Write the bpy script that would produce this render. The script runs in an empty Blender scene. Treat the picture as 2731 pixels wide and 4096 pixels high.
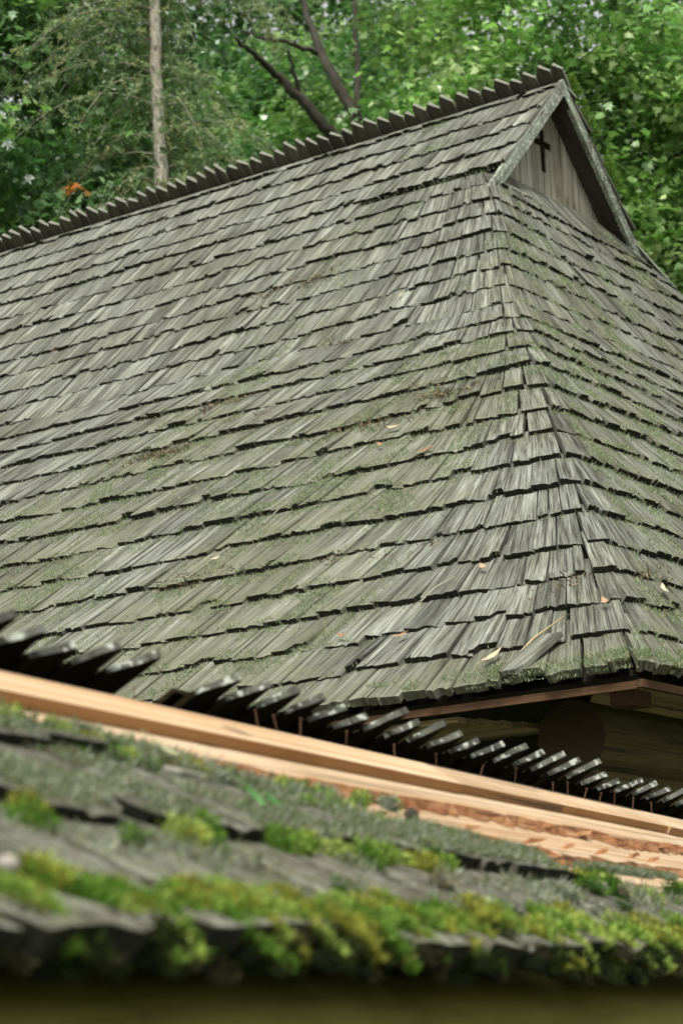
import bpy, math, random
import numpy as np
from mathutils import Vector, noise
random.seed(7); rng = np.random.default_rng(7)
sc = bpy.context.scene
COL = sc.collection
R_ = math.radians
U = random.uniform

# ------------------------------------------------------------------ helpers
class MB:
    """collects geometry for ONE mesh object; attributes g (grain coords) and tint per vertex"""
    def __init__(s): s.v = []; s.f = []; s.g = []; s.t = []; s.m = []
    def add(s, v, f, g=None, t=(0.5, 0, 0), m=0):
        o = len(s.v); s.v.extend(v)
        s.f.extend([tuple(i + o for i in q) for q in f])
        s.g.extend(g if g is not None else [tuple(p) for p in v])
        if isinstance(t, list): s.t.extend(t)
        else: s.t.extend([t] * len(v))
        if isinstance(m, list): s.m.extend(m)
        else: s.m.extend([m] * len(f))
    def box(s, c, ax, ay, az, t=None, m=0, grain=0, jit=0.0):
        """box, centre c, half-vectors ax ay az; grain = index of the axis the grain follows"""
        c = Vector(c); ax = Vector(ax); ay = Vector(ay); az = Vector(az)
        if t is None: t = (random.random(), 0, 0)
        ls = [ax.length, ay.length, az.length]; r = U(0, 50)
        v = []; g = []
        for k in (-1, 1):
            for j in (-1, 1):
                for i in (-1, 1):
                    p = c + ax * i + ay * j + az * k
                    if jit: p += Vector((U(-jit, jit), U(-jit, jit), U(-jit, jit)))
                    v.append(tuple(p))
                    q = [i * ls[0], j * ls[1], k * ls[2]]
                    al = q.pop(grain)
                    g.append((q[0] + q[1] + r, al, r))
        f = [(0, 2, 3, 1), (4, 5, 7, 6), (0, 1, 5, 4), (2, 6, 7, 3), (0, 4, 6, 2), (1, 3, 7, 5)]
        s.add(v, f, g, t, m)
    def tube(s, pts, rad, n=8, t=(0.5, 0, 0), m=0, cap=True, wob=0.0):
        pts = [Vector(p) for p in pts]; v = []; g = []; f = []; L = 0; r = U(0, 50)
        up = Vector((0, 0, 1)); prev = None
        for i, p in enumerate(pts):
            d = (pts[min(i + 1, len(pts) - 1)] - pts[max(i - 1, 0)]).normalized()
            if prev is None:
                a = d.cross(up if abs(d.z) < .9 else Vector((1, 0, 0))).normalized()
            else: a = (prev - d * prev.dot(d)).normalized()
            prev = a; b = d.cross(a)
            if i: L += (p - pts[i - 1]).length
            rr = rad[i] if isinstance(rad, (list, tuple)) else rad
            for k in range(n):
                an = 2 * math.pi * k / n
                q = rr * (1 + U(-wob, wob))
                v.append(tuple(p + a * math.cos(an) * q + b * math.sin(an) * q))
                g.append((an * rr + r, L, r))
        for i in range(len(pts) - 1):
            for k in range(n):
                f.append((i * n + k, i * n + (k + 1) % n, (i + 1) * n + (k + 1) % n, (i + 1) * n + k))
        s.add(v, f, g, t, m)
        if cap:
            o = len(s.v) - len(v)
            s.f.append(tuple(o + k for k in range(n))[::-1]); s.f.append(tuple(o + (len(pts) - 1) * n + k for k in range(n)))
            s.m.extend([m, m])
    def build(s, name, mats, parent=None, smooth=False):
        me = bpy.data.meshes.new(name)
        me.from_pydata([tuple(p) for p in s.v], [], s.f)
        if not isinstance(mats, (list, tuple)): mats = [mats]
        for mt in mats: me.materials.append(mt)
        me.polygons.foreach_set('material_index', s.m)
        a = me.attributes.new('g', 'FLOAT_VECTOR', 'POINT'); a.data.foreach_set('vector', np.array(s.g, dtype=np.float32).ravel())
        a = me.attributes.new('tint', 'FLOAT_VECTOR', 'POINT'); a.data.foreach_set('vector', np.array(s.t, dtype=np.float32).ravel())
        if smooth: me.polygons.foreach_set('use_smooth', [True] * len(me.polygons))
        me.update()
        return link(name, me, parent)

def link(name, me, parent=None):
    o = bpy.data.objects.new(name, me); COL.objects.link(o)
    if parent is not None: o.parent = parent
    return o

def tri_mesh(name, V, nper, tris, cols, mat, parent=None):
    """V (n*nper,3); tris index pattern for one element; cols (n,3)"""
    n = len(V) // nper; me = bpy.data.meshes.new(name)
    T = (np.array(tris)[None] + (np.arange(n) * nper)[:, None, None]).reshape(-1, 3)
    me.vertices.add(len(V)); me.vertices.foreach_set('co', np.asarray(V, np.float32).ravel())
    me.loops.add(T.size); me.loops.foreach_set('vertex_index', T.astype(np.int32).ravel())
    me.polygons.add(len(T)); me.polygons.foreach_set('loop_start', (np.arange(len(T)) * 3).astype(np.int32))
    try: me.polygons.foreach_set('loop_total', np.full(len(T), 3, np.int32))
    except Exception: pass
    me.update(calc_edges=True)
    me.materials.append(mat)
    a = me.attributes.new('tint', 'FLOAT_VECTOR', 'POINT')
    a.data.foreach_set('vector', np.repeat(np.asarray(cols, np.float32), nper, axis=0).ravel())
    me.update()
    return link(name, me, parent)

def thing(name, label, cat, loc=(0, 0, 0), group=None):
    o = bpy.data.objects.new(name, None); COL.objects.link(o); o.location = loc
    o.empty_display_size = .2
    return tag(o, label, cat, group)
def tag(o, label=None, cat=None, group=None, kind=None):
    if label: o['label'] = label
    if cat: o['category'] = cat
    if group: o['group'] = group
    if kind: o['kind'] = kind
    return o

# ------------------------------------------------------------------ materials
def nodes(name):
    m = bpy.data.materials.new(name); m.use_nodes = True
    nt = m.node_tree; b = nt.nodes['Principled BSDF']
    def N(t, **k):
        n = nt.nodes.new(t)
        for a, c in k.items():
            if a.startswith('i_'):
                key = a[2:]; n.inputs[int(key) if key.isdigit() else key.replace('_', ' ')].default_value = c
            else: setattr(n, a, c)
        return n
    return m, nt, b, N, nt.links.new
def ramp(N, stops):
    r = N('ShaderNodeValToRGB'); e = r.color_ramp.elements
    while len(e) < len(stops): e.new(.5)
    for q, (p, c) in zip(e, stops): q.position = p; q.color = tuple(c) + ((1,) if len(c) == 3 else ())
    return r
def mixc(N, L, fac, a, b, mode='MIX'):
    m = N('ShaderNodeMix', data_type='RGBA', blend_type=mode)
    for s, x in ((0, fac), (6, a), (7, b)):
        if hasattr(x, 'links') or hasattr(x, 'is_linked'): L(x, m.inputs[s])
        else: m.inputs[s].default_value = x
    return m.outputs[2]
def math_(N, L, op, a, b=0.0, c=0.0, clamp=False):
    m = N('ShaderNodeMath', operation=op, use_clamp=clamp)
    for s, x in enumerate((a, b, c)):
        if hasattr(x, 'is_linked'): L(x, m.inputs[s])
        else: m.inputs[s].default_value = x
    return m.outputs[0]

def wood(name, stops, fine=90, along=3.0, bump=.5, var=.35, lichen=0.0, lichen_col=(.20, .25, .10), lscale=2.2,
         rough=.85, edge_col=(.030, .032, .020), knots=0.0, speck=0.0):
    m, nt, b, N, L = nodes(name)
    at = N('ShaderNodeAttribute', attribute_name='g'); ti = N('ShaderNodeAttribute', attribute_name='tint')
    sep = N('ShaderNodeSeparateXYZ'); L(ti.outputs['Vector'], sep.inputs[0])
    mp = N('ShaderNodeMapping'); L(at.outputs['Vector'], mp.inputs[0]); mp.inputs['Scale'].default_value = (fine, along, 1)
    n1 = N('ShaderNodeTexNoise', i_Detail=7, i_Roughness=.65, i_Scale=1.0); L(mp.outputs[0], n1.inputs['Vector'])
    mp2 = N('ShaderNodeMapping'); L(at.outputs['Vector'], mp2.inputs[0]); mp2.inputs['Scale'].default_value = (fine * .28, along * .45, 1)
    n2 = N('ShaderNodeTexNoise', i_Detail=4, i_Scale=1.0); L(mp2.outputs[0], n2.inputs['Vector'])
    f = math_(N, L, 'MULTIPLY_ADD', n1.outputs[0], .62, math_(N, L, 'MULTIPLY', n2.outputs[0], .38))
    r = ramp(N, stops); L(f, r.inputs[0])
    # thin dark checks (cracks) along the grain
    mp3 = N('ShaderNodeMapping'); L(at.outputs['Vector'], mp3.inputs[0]); mp3.inputs['Scale'].default_value = (fine * 1.5, along * .6, 1)
    n3 = N('ShaderNodeTexNoise', i_Detail=3, i_Scale=1.0); L(mp3.outputs[0], n3.inputs['Vector'])
    ck = ramp(N, [(.34, (1, 1, 1)), (.42, (0, 0, 0))]); L(n3.outputs[0], ck.inputs[0])
    geo = N('ShaderNodeTexCoord')
    col = mixc(N, L, math_(N, L, 'MULTIPLY', ck.outputs[0], .75), r.outputs[0], (.035, .033, .026, 1))
    val = math_(N, L, 'MULTIPLY_ADD', sep.outputs[0], var * 2, 1 - var)
    cc = N('ShaderNodeCombineXYZ'); [L(val, cc.inputs[i]) for i in range(3)]
    col = mixc(N, L, 1.0, col, cc.outputs[0], 'MULTIPLY')
    if knots:
        vk = N('ShaderNodeTexVoronoi', i_Scale=1.0)
        mk = N('ShaderNodeMapping'); L(at.outputs['Vector'], mk.inputs[0]); mk.inputs['Scale'].default_value = (9, 4, 1); L(mk.outputs[0], vk.inputs['Vector'])
        kr = ramp(N, [(.0, (1, 1, 1)), (.13, (.7, .7, .7)), (.2, (0, 0, 0))]); L(vk.outputs['Distance'], kr.inputs[0])
        col = mixc(N, L, math_(N, L, 'MULTIPLY', kr.outputs[0], knots), col, (.03, .018, .01, 1))
    # brown weathering blotches
    nb = N('ShaderNodeTexNoise', i_Scale=1.6, i_Detail=7, i_Roughness=.65); L(geo.outputs['Object'], nb.inputs['Vector'])
    br = ramp(N, [(.45, (0, 0, 0)), (.68, (1, 1, 1))]); L(nb.outputs[0], br.inputs[0])
    col = mixc(N, L, math_(N, L, 'MULTIPLY', br.outputs[0], .6), col, mixc(N, L, 1.0, col, (.56, .50, .38, 1), 'MULTIPLY'))
    if lichen:
        nl = N('ShaderNodeTexNoise', i_Scale=lscale, i_Detail=6, i_Roughness=.6); L(geo.outputs['Object'], nl.inputs['Vector'])
        nf = N('ShaderNodeTexNoise', i_Scale=26, i_Detail=6, i_Roughness=.7); L(geo.outputs['Object'], nf.inputs['Vector'])
        lf = math_(N, L, 'ADD', math_(N, L, 'MULTIPLY', nl.outputs[0], .40), math_(N, L, 'MULTIPLY_ADD', nf.outputs[0], .45, math_(N, L, 'MULTIPLY_ADD', sep.outputs[2], .26, .015)))
        lr = ramp(N, [(.56, (0, 0, 0)), (.72, (1, 1, 1))]); L(lf, lr.inputs[0])
        col = mixc(N, L, math_(N, L, 'MULTIPLY', lr.outputs[0], lichen), col, tuple(lichen_col) + (1,))
    if speck:
        vs = N('ShaderNodeTexNoise', i_Scale=55, i_Detail=5); L(geo.outputs['Object'], vs.inputs['Vector'])
        sr = ramp(N, [(.55, (0, 0, 0)), (.6, (1, 1, 1))]); L(vs.outputs[0], sr.inputs[0])
        col = mixc(N, L, math_(N, L, 'MULTIPLY', sr.outputs[0], speck), col, (.56, .60, .50, 1))
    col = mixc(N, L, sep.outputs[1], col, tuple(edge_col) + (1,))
    L(col, b.inputs['Base Color']); b.inputs['Roughness'].default_value = rough
    b.inputs['Specular IOR Level'].default_value = .25 if rough < 1 else .03
    bp = N('ShaderNodeBump', i_Strength=bump, i_Distance=.008); L(math_(N, L, 'SUBTRACT', f, math_(N, L, 'MULTIPLY', ck.outputs[0], .4)), bp.inputs['Height']); L(bp.outputs[0], b.inputs['Normal'])
    return m

GREY = [(.33, (.018, .018, .011)), (.41, (.070, .070, .050)), (.49, (.160, .166, .130)), (.58, (.28, .292, .240)), (.72, (.45, .468, .40))]
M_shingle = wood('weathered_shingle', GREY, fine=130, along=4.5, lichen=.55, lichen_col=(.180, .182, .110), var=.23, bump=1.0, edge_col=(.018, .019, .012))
M_teeth = wood('weathered_ridge_board', [(.3, (.022, .019, .013)), (.5, (.055, .05, .035)), (.7, (.12, .113, .085))], lichen=.3, edge_col=(.20, .20, .16))
M_fgteeth = wood('shade_toned_board', [(.3, (.006, .005, .003)), (.5, (.016, .012, .006)), (.7, (.032, .025, .012))], lichen=.15, lichen_col=(.03,.034,.018), rough=1.0)  # old dark-brown board, deepened to near-black to paint in the underside shade
M_tooth_end = wood('lichened_board_end', [(.3, (.03, .03, .022)), (.5, (.085, .088, .07)), (.7, (.17, .178, .145))], fine=40, lichen=.6, lichen_col=(.16, .19, .11), lscale=14, speck=.6)
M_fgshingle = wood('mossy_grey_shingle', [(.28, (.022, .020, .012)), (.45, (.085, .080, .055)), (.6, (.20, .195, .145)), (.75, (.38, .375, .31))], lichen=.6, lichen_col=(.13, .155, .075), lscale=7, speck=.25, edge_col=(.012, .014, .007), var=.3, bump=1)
M_barge = wood('lichened_board', GREY, fine=60, lichen=.8, lichen_col=(.30, .38, .28), lscale=9, var=.1, speck=.55)
M_gable = wood('brown_weathered_plank', [(.3, (.07, .064, .044)), (.45, (.215, .208, .16)), (.6, (.365, .362, .295)), (.75, (.52, .52, .44))], fine=55, along=1.6, knots=.6, var=.3)
M_soffit = wood('brown_underside_plank', [(.3, (.12, .07, .028)), (.5, (.27, .17, .075)), (.7, (.40, .27, .13))], fine=40, along=1.5, knots=.85, var=.2)
M_wallbeam = wood('hewn_beam', [(.3, (.26, .19, .09)), (.5, (.44, .34, .19)), (.7, (.56, .46, .29))], fine=25, along=1.2, knots=.5, var=.2, bump=.3)
M_olive = wood('algae_stained_log', [(.3, (.20, .19, .035)), (.5, (.36, .34, .075)), (.7, (.46, .43, .12))], fine=22, along=1.5, var=.4, lichen=.75, lichen_col=(.06, .07, .012), lscale=8)
M_houselog = wood('dark_stained_log', [(.3, (.06, .048, .018)), (.5, (.14, .115, .045)), (.7, (.22, .185, .08))], fine=22, along=1.5, var=.25, knots=.4)
M_fascia = wood('reddish_fascia_board', [(.3, (.04, .022, .011)), (.5, (.095, .05, .024)), (.7, (.15, .085, .042))], fine=40, along=1.5, var=.1)
M_dark = wood('old_dark_board', [(.3, (.02, .017, .012)), (.6, (.05, .042, .03))], fine=40, var=.2)
CREAM = [(.3, (.34, .18, .08)), (.42, (.52, .33, .17)), (.52, (.64, .46, .28)), (.68, (.74, .62, .46))]
M_newtop = wood('fresh_sawn_wood', CREAM, fine=75, along=1.0, bump=.4, var=.14, rough=.65, knots=.6, edge_col=(.42, .16, .05))
M_newshade = wood('fresh_sawn_shade_side', [(.3, (.26, .12, .045)), (.5, (.36, .19, .075)), (.7, (.44, .25, .11))], fine=30, along=1.2, bump=.1, var=.1, rough=.6)  # same fresh wood, browner: shade of the front face put into its colour
M_torn = wood('torn_wood_edge', [(.35, (.17, .06, .02)), (.5, (.36, .16, .065)), (.68, (.58, .36, .18))], fine=60, along=8, bump=.8, var=.2)
M_bark = wood('tree_bark', [(.35, (.022, .020, .014)), (.55, (.055, .05, .036)), (.7, (.10, .095, .07))], fine=18, along=4, bump=1, var=.1)
M_spruce_bark = wood('pale_spruce_bark', [(.35, (.13, .115, .08)), (.5, (.27, .245, .19)), (.7, (.37, .345, .28))], fine=22, along=14, bump=.8, var=.1, speck=.3)

def endgrain():
    m, nt, b, N, L = nodes('log_end_grain')
    tc = N('ShaderNodeAttribute', attribute_name='g')
    ln = N('ShaderNodeVectorMath', operation='LENGTH'); L(tc.outputs['Vector'], ln.inputs[0])
    nz = N('ShaderNodeTexNoise', i_Scale=14, i_Detail=4); L(tc.outputs['Vector'], nz.inputs['Vector'])
    w = math_(N, L, 'SINE', math_(N, L, 'MULTIPLY_ADD', ln.outputs['Value'], 700, math_(N, L, 'MULTIPLY', nz.outputs[0], 14)))
    r = ramp(N, [(.0, (.05, .032, .015)), (1, (.10, .065, .03))]); L(math_(N, L, 'MULTIPLY_ADD', w, .5, .5), r.inputs[0])
    c = mixc(N, L, nz.outputs[0], r.outputs[0], (.035, .024, .012, 1))
    L(c, b.inputs['Base Color']); b.inputs['Roughness'].default_value = .9
    return m
M_end = endgrain()

def leafmat(name, trans=.35, rough=.4, spec=.45):
    m, nt, b, N, L = nodes(name)
    at = N('ShaderNodeAttribute', attribute_name='tint')
    L(at.outputs['Vector'], b.inputs['Base Color'])
    b.inputs['Roughness'].default_value = rough; b.inputs['Specular IOR Level'].default_value = spec
    if trans:
        t = N('ShaderNodeBsdfTranslucent')
        c = mixc(N, L, 1.0, at.outputs['Vector'], (1.0, 1.3, .75, 1), 'MULTIPLY'); L(c, t.inputs['Color'])
        mx = N('ShaderNodeMixShader'); mx.inputs[0].default_value = trans
        L(b.outputs[0], mx.inputs[1]); L(t.outputs[0], mx.inputs[2])
        out = nt.nodes['Material Output']; L(mx.outputs[0], out.inputs['Surface'])
    return m
M_leaf = leafmat('green_leaf', .35, .3, .6); M_moss = leafmat('moss_blade', .3, .9, .1)
M_lit = leafmat('litter', 0, .8, .2)
def plain(name, col, rough=.8, metal=0, nscale=8, amt=.4):
    m, nt, b, N, L = nodes(name)
    tc = N('ShaderNodeTexCoord'); nz = N('ShaderNodeTexNoise', i_Scale=nscale, i_Detail=6); L(tc.outputs['Object'], nz.inputs['Vector'])
    r = ramp(N, [(.3, tuple(x * (1 - amt) for x in col)), (.7, tuple(min(1, x * (1 + amt)) for x in col))]); L(nz.outputs[0], r.inputs[0])
    L(r.outputs[0], b.inputs['Base Color']); b.inputs['Roughness'].default_value = rough; b.inputs['Metallic'].default_value = metal
    return m
M_nail = plain('rusty_nail', (.16, .08, .04), .7, .4, 60)
M_ground = plain('forest_ground', (.10, .115, .055), .95, 0, 3, .5)
M_stone = plain('pale_pebble', (.34, .30, .25), .8, 0, 30, .2)

# ------------------------------------------------------------------ camera
C = Vector((5.90743, -10.77916, -5.27157))
ex = Vector((0.8126203588767378, 0.5814919736163489, -0.038926044736210204))
ey = Vector((0.16040613260273945, -0.15895104871686674, 0.974168587429938))
ez = Vector((-0.560283878906465, 0.7978732034174175, 0.22244173687946678))
cam = bpy.data.cameras.new('camera'); camo = bpy.data.objects.new('camera', cam); COL.objects.link(camo)
from mathutils import Matrix
mw = Matrix((ex, ey, -ez)).transposed().to_4x4(); mw.translation = C
camo.matrix_world = mw
cam.sensor_fit = 'HORIZONTAL'; cam.sensor_width = 24; cam.lens = 24 * 3.354274545866843
cam.clip_start = .05; cam.clip_end = 2000
cam.dof.use_dof = True; cam.dof.focus_distance = 7.4; cam.dof.aperture_fstop = cam.lens / 1000 / .0106
sc.camera = camo
FPX = 5259.5
def ray(px, py): return (ez * FPX + ex * (px - 784) + ey * (1176 - py)).normalized()
def at_dist(px, py, d):
    r = ray(px, py); return C + r * (d / math.hypot(r.x, r.y))

# ------------------------------------------------------------------ world and sun
w = bpy.data.worlds.new('World'); sc.world = w; w.use_nodes = True
wn = w.node_tree; bg = wn.nodes['Background']
sky = wn.nodes.new('ShaderNodeTexSky'); sky.sky_type = 'NISHITA'; sky.sun_disc = False
SUN_EL, SUN_AZ = R_(50), R_(152)      # azimuth clockwise from +y
sky.sun_elevation = SUN_EL; sky.sun_rotation = SUN_AZ; sky.dust_density = 4; sky.air_density = 1.2
hs = wn.nodes.new('ShaderNodeHueSaturation'); hs.inputs['Saturation'].default_value = .03; hs.inputs['Value'].default_value = 1.15
wn.links.new(sky.outputs[0], hs.inputs['Color']); wn.links.new(hs.outputs[0], bg.inputs['Color']); bg.inputs['Strength'].default_value = .13
sun = bpy.data.lights.new('sun', 'SUN'); suno = bpy.data.objects.new('sun', sun); COL.objects.link(suno)
sun.energy = 2.0; sun.angle = R_(10); sun.color = (1, .975, .92)
sd = Vector((math.sin(SUN_AZ) * math.cos(SUN_EL), math.cos(SUN_AZ) * math.cos(SUN_EL), math.sin(SUN_EL)))
suno.rotation_euler = sd.to_track_quat('Z', 'Y').to_euler()
sc.view_settings.view_transform = 'Standard'; sc.view_settings.look = 'None'; sc.view_settings.exposure = .45

# ------------------------------------------------------------------ ground
GZ = -6.95
mb = MB(); n = 40
for i in range(n + 1):
    for j in range(n + 1):
        x = (i / n - .5) * 2; y = (j / n - .5) * 2; x = x * abs(x) * 500; y = y * abs(y) * 500
        mb.v.append((x, y, GZ + .25 * noise.noise(Vector((x * .08, y * .08, 0))) * min(1, math.hypot(x, y) / 20))); mb.g.append((x, y, 0)); mb.t.append((.5, 0, 0))
for i in range(n):
    for j in range(n):
        a = i * (n + 1) + j; mb.f.append((a, a + n + 1, a + n + 2, a + 1)); mb.m.append(0)
tag(mb.build('ground', M_ground), 'dark mossy forest ground under the buildings and trees', kind='structure')
del mb.v[:]

# ------------------------------------------------------------------ main roof geometry
T1 = math.tan(R_(45.686)); Kp = (0.72247, -1.91492, -1.95905); Ep = (2.997, -5.22448, -4.31951)
ZG = -.88                                    # level where the small gable ends and the hip begins
L1 = math.hypot(Kp[1], Kp[2]); L2 = math.hypot(Ep[1] - Kp[1], Ep[2] - Kp[2])
def front_s(s):                              # distance down the slope -> (y, z)
    if s < L1: return Kp[1] * s / L1, Kp[2] * s / L1
    t = (s - L1) / L2; return Kp[1] + (Ep[1] - Kp[1]) * t, Kp[2] + (Ep[2] - Kp[2]) * t
def yz(z):
    if z > Kp[2]: return Kp[1] * z / Kp[2]
    t = (z - Kp[2]) / (Ep[2] - Kp[2]); return Kp[1] + (Ep[1] - Kp[1]) * t
def xh(z):
    if z > Kp[2]: return Kp[0] * (z - ZG) / (Kp[2] - ZG)
    t = (z - Kp[2]) / (Ep[2] - Kp[2]); return Kp[0] + (Ep[0] - Kp[0]) * t
RC = .07
def curve(z, d):
    """point of the level line at height z; d<0 along the front, d>0 along the hip face"""
    x, y = xh(z), yz(z)
    if d <= -RC: return Vector((x + d, y, z))
    if d >= RC: return Vector((x, y + d, z))
    u = (d + RC) / (2 * RC); a = Vector((x - RC, y, z)); b = Vector((x, y, z)); c = Vector((x, y + RC, z))
    return a * (1 - u) ** 2 + b * 2 * u * (1 - u) + c * u * u

def shingle(mb, A, B, D, Cc, hl, hr, tint, moss, up_h=.0, m=6, sag=0, edge=1.0, jag=.012, seg=3, lift=0):
    """A,B lower corners (left,right), D,Cc upper corners; hl,hr thickness of the butt"""
    A, B, D, Cc = map(Vector, (A, B, D, Cc))
    sk = (B - A).normalized() * U(-.010, .010); A = A + sk; B = B + sk
    nrm = (B - A).cross(D - A).normalized()
    if nrm.z < 0: nrm = -nrm
    W = (B - A).length; Ln = (D - A).length; r = U(0, 60)
    v = []; g = []; t = []; f = []
    jl = [U(-jag, jag) * .6 for _ in range(m + 1)]
    for k in range(1, m + 1):
        if random.random() < .72: jl[k] = jl[k - 1] + U(-.003, .003)
        elif random.random() < .22: jl[k] -= U(.008, .04)
    dn = (A - D).normalized()
    split = random.randrange(1, m) if random.random() < .3 else -1
    for i in range(seg + 1):
        q = i / seg
        for k in range(m + 1):
            u = k / m
            p = (A * (1 - u) + B * u) * (1 - q) + (D * (1 - u) + Cc * u) * q
            h = (hl * (1 - u) + hr * u) * (1 - q) + up_h * q + lift * (1 - q) ** 2
            h += math.sin(math.pi * u) * sag * (1 - q)
            if i == 0: p = p + dn * jl[k]
            if k == split: h -= .006 * (1 - q)
            p = p + nrm * h
            v.append(tuple(p)); g.append((u * W + r, q * Ln, r)); t.append((tint, 0, moss * (1 - .6 * q)))
    o2 = len(v)
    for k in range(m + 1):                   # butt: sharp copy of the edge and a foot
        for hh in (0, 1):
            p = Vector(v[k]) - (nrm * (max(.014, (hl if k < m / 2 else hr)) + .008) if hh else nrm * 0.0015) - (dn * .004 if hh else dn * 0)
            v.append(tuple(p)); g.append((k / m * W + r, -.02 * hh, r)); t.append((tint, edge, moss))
    for i in range(seg):
        for k in range(m):
            a = i * (m + 1) + k; f.append((a, a + 1, a + m + 2, a + m + 1))
    for k in range(m):
        a = o2 + 2 * k; f.append((a, a + 1, a + 3, a + 2)); f.append((k, a, a + 2, k + 1))
    # side skirts
    for k in (0, m):
        base = len(v)
        for i in range(seg + 1):
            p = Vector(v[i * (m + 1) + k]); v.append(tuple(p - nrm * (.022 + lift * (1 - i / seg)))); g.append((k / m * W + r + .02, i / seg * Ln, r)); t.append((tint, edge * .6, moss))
        for i in range(seg):
            a = i * (m + 1) + k; f.append((a, base + i, base + i + 1, a + m + 1))
    mb.add(v, f, g, t)
    return nrm

# course lines: exposure grows a little towards the middle of the slope
rows = [.14]
while rows[-1] < L1 + L2 - .12:
    s = rows[-1]
    e = .222 if s < 2.4 else (.222 + .075 * min(1, (s - 2.4) / 1.4) if s < 5.2 else .285 - .06 * (s - 5.2) / 1.4)
    rows.append(s + e * U(.97, 1.03))
rows[-1] = L1 + L2
XL = -6.2
grp = 0; goff = 0; gh = 0
shm = MB(); moss_pts = []                    # (point, normal, down, weight)
def mossw(p):
    a = .85 * noise.noise(Vector((p.x * 1.05 + p.z * .12, p.z * .38, 2.7))) + .25 * noise.noise(Vector((p.x * .5, p.y * .5, p.z * .9))) + .45 * noise.noise(Vector((p.x * 2.3, p.y * 2.3, p.z * 2.3)))
    if p.y > yz(p.z) + .12: a = a * .5 + .9 * noise.noise(Vector((p.y * 2.6, p.z * .5, 4.0))) + .14
    # the lower and right part of the roof carries more
    return a + .14 * min(2.2, max(0, (-p.z - 1.6))) + .10 * max(-2, min(1.2, p.x + .6))
for i, s in enumerate(rows):
    y, z = front_s(s); su = max(0.02, s - .36 - .02); yu, zu = front_s(su)
    wrap = z < ZG + .02
    if wrap:
        zu2 = min(zu, ZG + .14) if True else zu
        dl0 = XL - xh(z); dr_end = 2 * abs(yz(z))
        d = dl0
        B = .75
        shl = xh(z) - xh(zu2); shr = abs(yz(z)) - abs(yz(zu2))
        wave = U(0, 9)
        while d < dr_end - .02:
            wdt = U(.03, .075) if random.random() < .45 else U(.07, .125); d2 = min(d + wdt, dr_end)
            def zup(dd): return zu if dd < -(B + .3) else zu2
            def up(dd):
                if dd < 0:
                    k = abs(dd)
                    # straight up-slope away from the hip, fanning next to it
                    u_ = k - shl if k > B + shl else k * (B / (B + shl))
                    return -max(u_, 0)
                k = min(dd, dr_end - dd)
                u_ = k - shr if k > B + shr else k * (B / (B + shr))
                return u_ if dd < dr_end / 2 else 2 * abs(yz(zu2)) - u_
            if grp <= 0: grp = random.randrange(2, 9); goff = U(-.02, .02); gh = U(-.004, .006)
            grp -= 1
            off = goff + U(-.007, .007) + .016 * noise.noise(Vector((d * 1.2, i * 3.3, 0))) + (.05 * U(-1, .6) if random.random() < .04 else 0)
            def low(dd): 
                p = curve(z, dd); q = curve(zu2, up(dd)); return p + (p - q).normalized() * off
            A_, B_ = low(d + .001), low(d2 - .001); D_, C_ = curve(zu2, up(d + .001)), curve(zu2, up(d2 - .001))
            if zu > zu2 + .001 and d2 < -(B + .15): D_ = Vector((D_.x, yz(zu), zu)); C_ = Vector((C_.x, yz(zu), zu))
            mid = (A_ + B_) / 2; mwt = mossw(mid)
            hl = U(.018, .028) + gh; hr = hl - (U(.004, .014) if random.random() < .3 else U(-.003, .004))
            lift = U(.004, .012) if random.random() < .05 else 0
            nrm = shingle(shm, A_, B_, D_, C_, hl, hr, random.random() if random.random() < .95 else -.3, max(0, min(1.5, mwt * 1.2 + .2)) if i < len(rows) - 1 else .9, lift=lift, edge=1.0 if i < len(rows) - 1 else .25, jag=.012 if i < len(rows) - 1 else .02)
            moss_pts.append((A_, B_, D_, C_, nrm, mwt, hl))
            d = d2 + (U(.003, .012) if random.random() < .35 else 0.0008)
    else:
        x = XL; xe = .006; wave = U(0, 9)
        while x < xe - .005:
            x2 = min(x + (U(.03, .075) if random.random() < .45 else U(.07, .125)), xe)
            if grp <= 0: grp = random.randrange(2, 9); goff = U(-.017, .017); gh = U(-.003, .005)
            grp -= 1
            off = goff + U(-.006, .006) + .014 * noise.noise(Vector((x * 1.2, i * 3.3, 0))) + (.03 * U(-1, 1) if random.random() < .03 else 0)
            dn = Vector((0, y - yu, z - zu)).normalized()
            A_, B_ = Vector((x, y, z)) + dn * off, Vector((x2 - .001, y, z)) + dn * off
            D_, C_ = Vector((x, yu, zu)), Vector((x2, yu, zu))
            mwt = mossw((A_ + B_) / 2); hl = U(.022, .031) + gh; hr = hl - (U(.003, .01) if random.random() < .3 else U(-.003, .003))
            nrm = shingle(shm, A_, B_, D_, C_, hl, hr, random.random(), max(0, min(1.5, mwt + .1)))
            moss_pts.append((A_, B_, D_, C_, nrm, mwt, hl))
            x = x2
main = thing('log_house', 'old log house with a steep grey wooden shingle roof, small gable and carved cross', 'house', (0, 0, GZ))
def child(o, p):                             # geometry is written in world coordinates
    o.parent = p; o.matrix_parent_inverse = Matrix.Translation(-Vector(p.location)); return o
roof = child(shm.build('roof', M_shingle), main); tag(roof, 'grey weathered wooden shingles in overlapping rows with green lichen')

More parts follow.
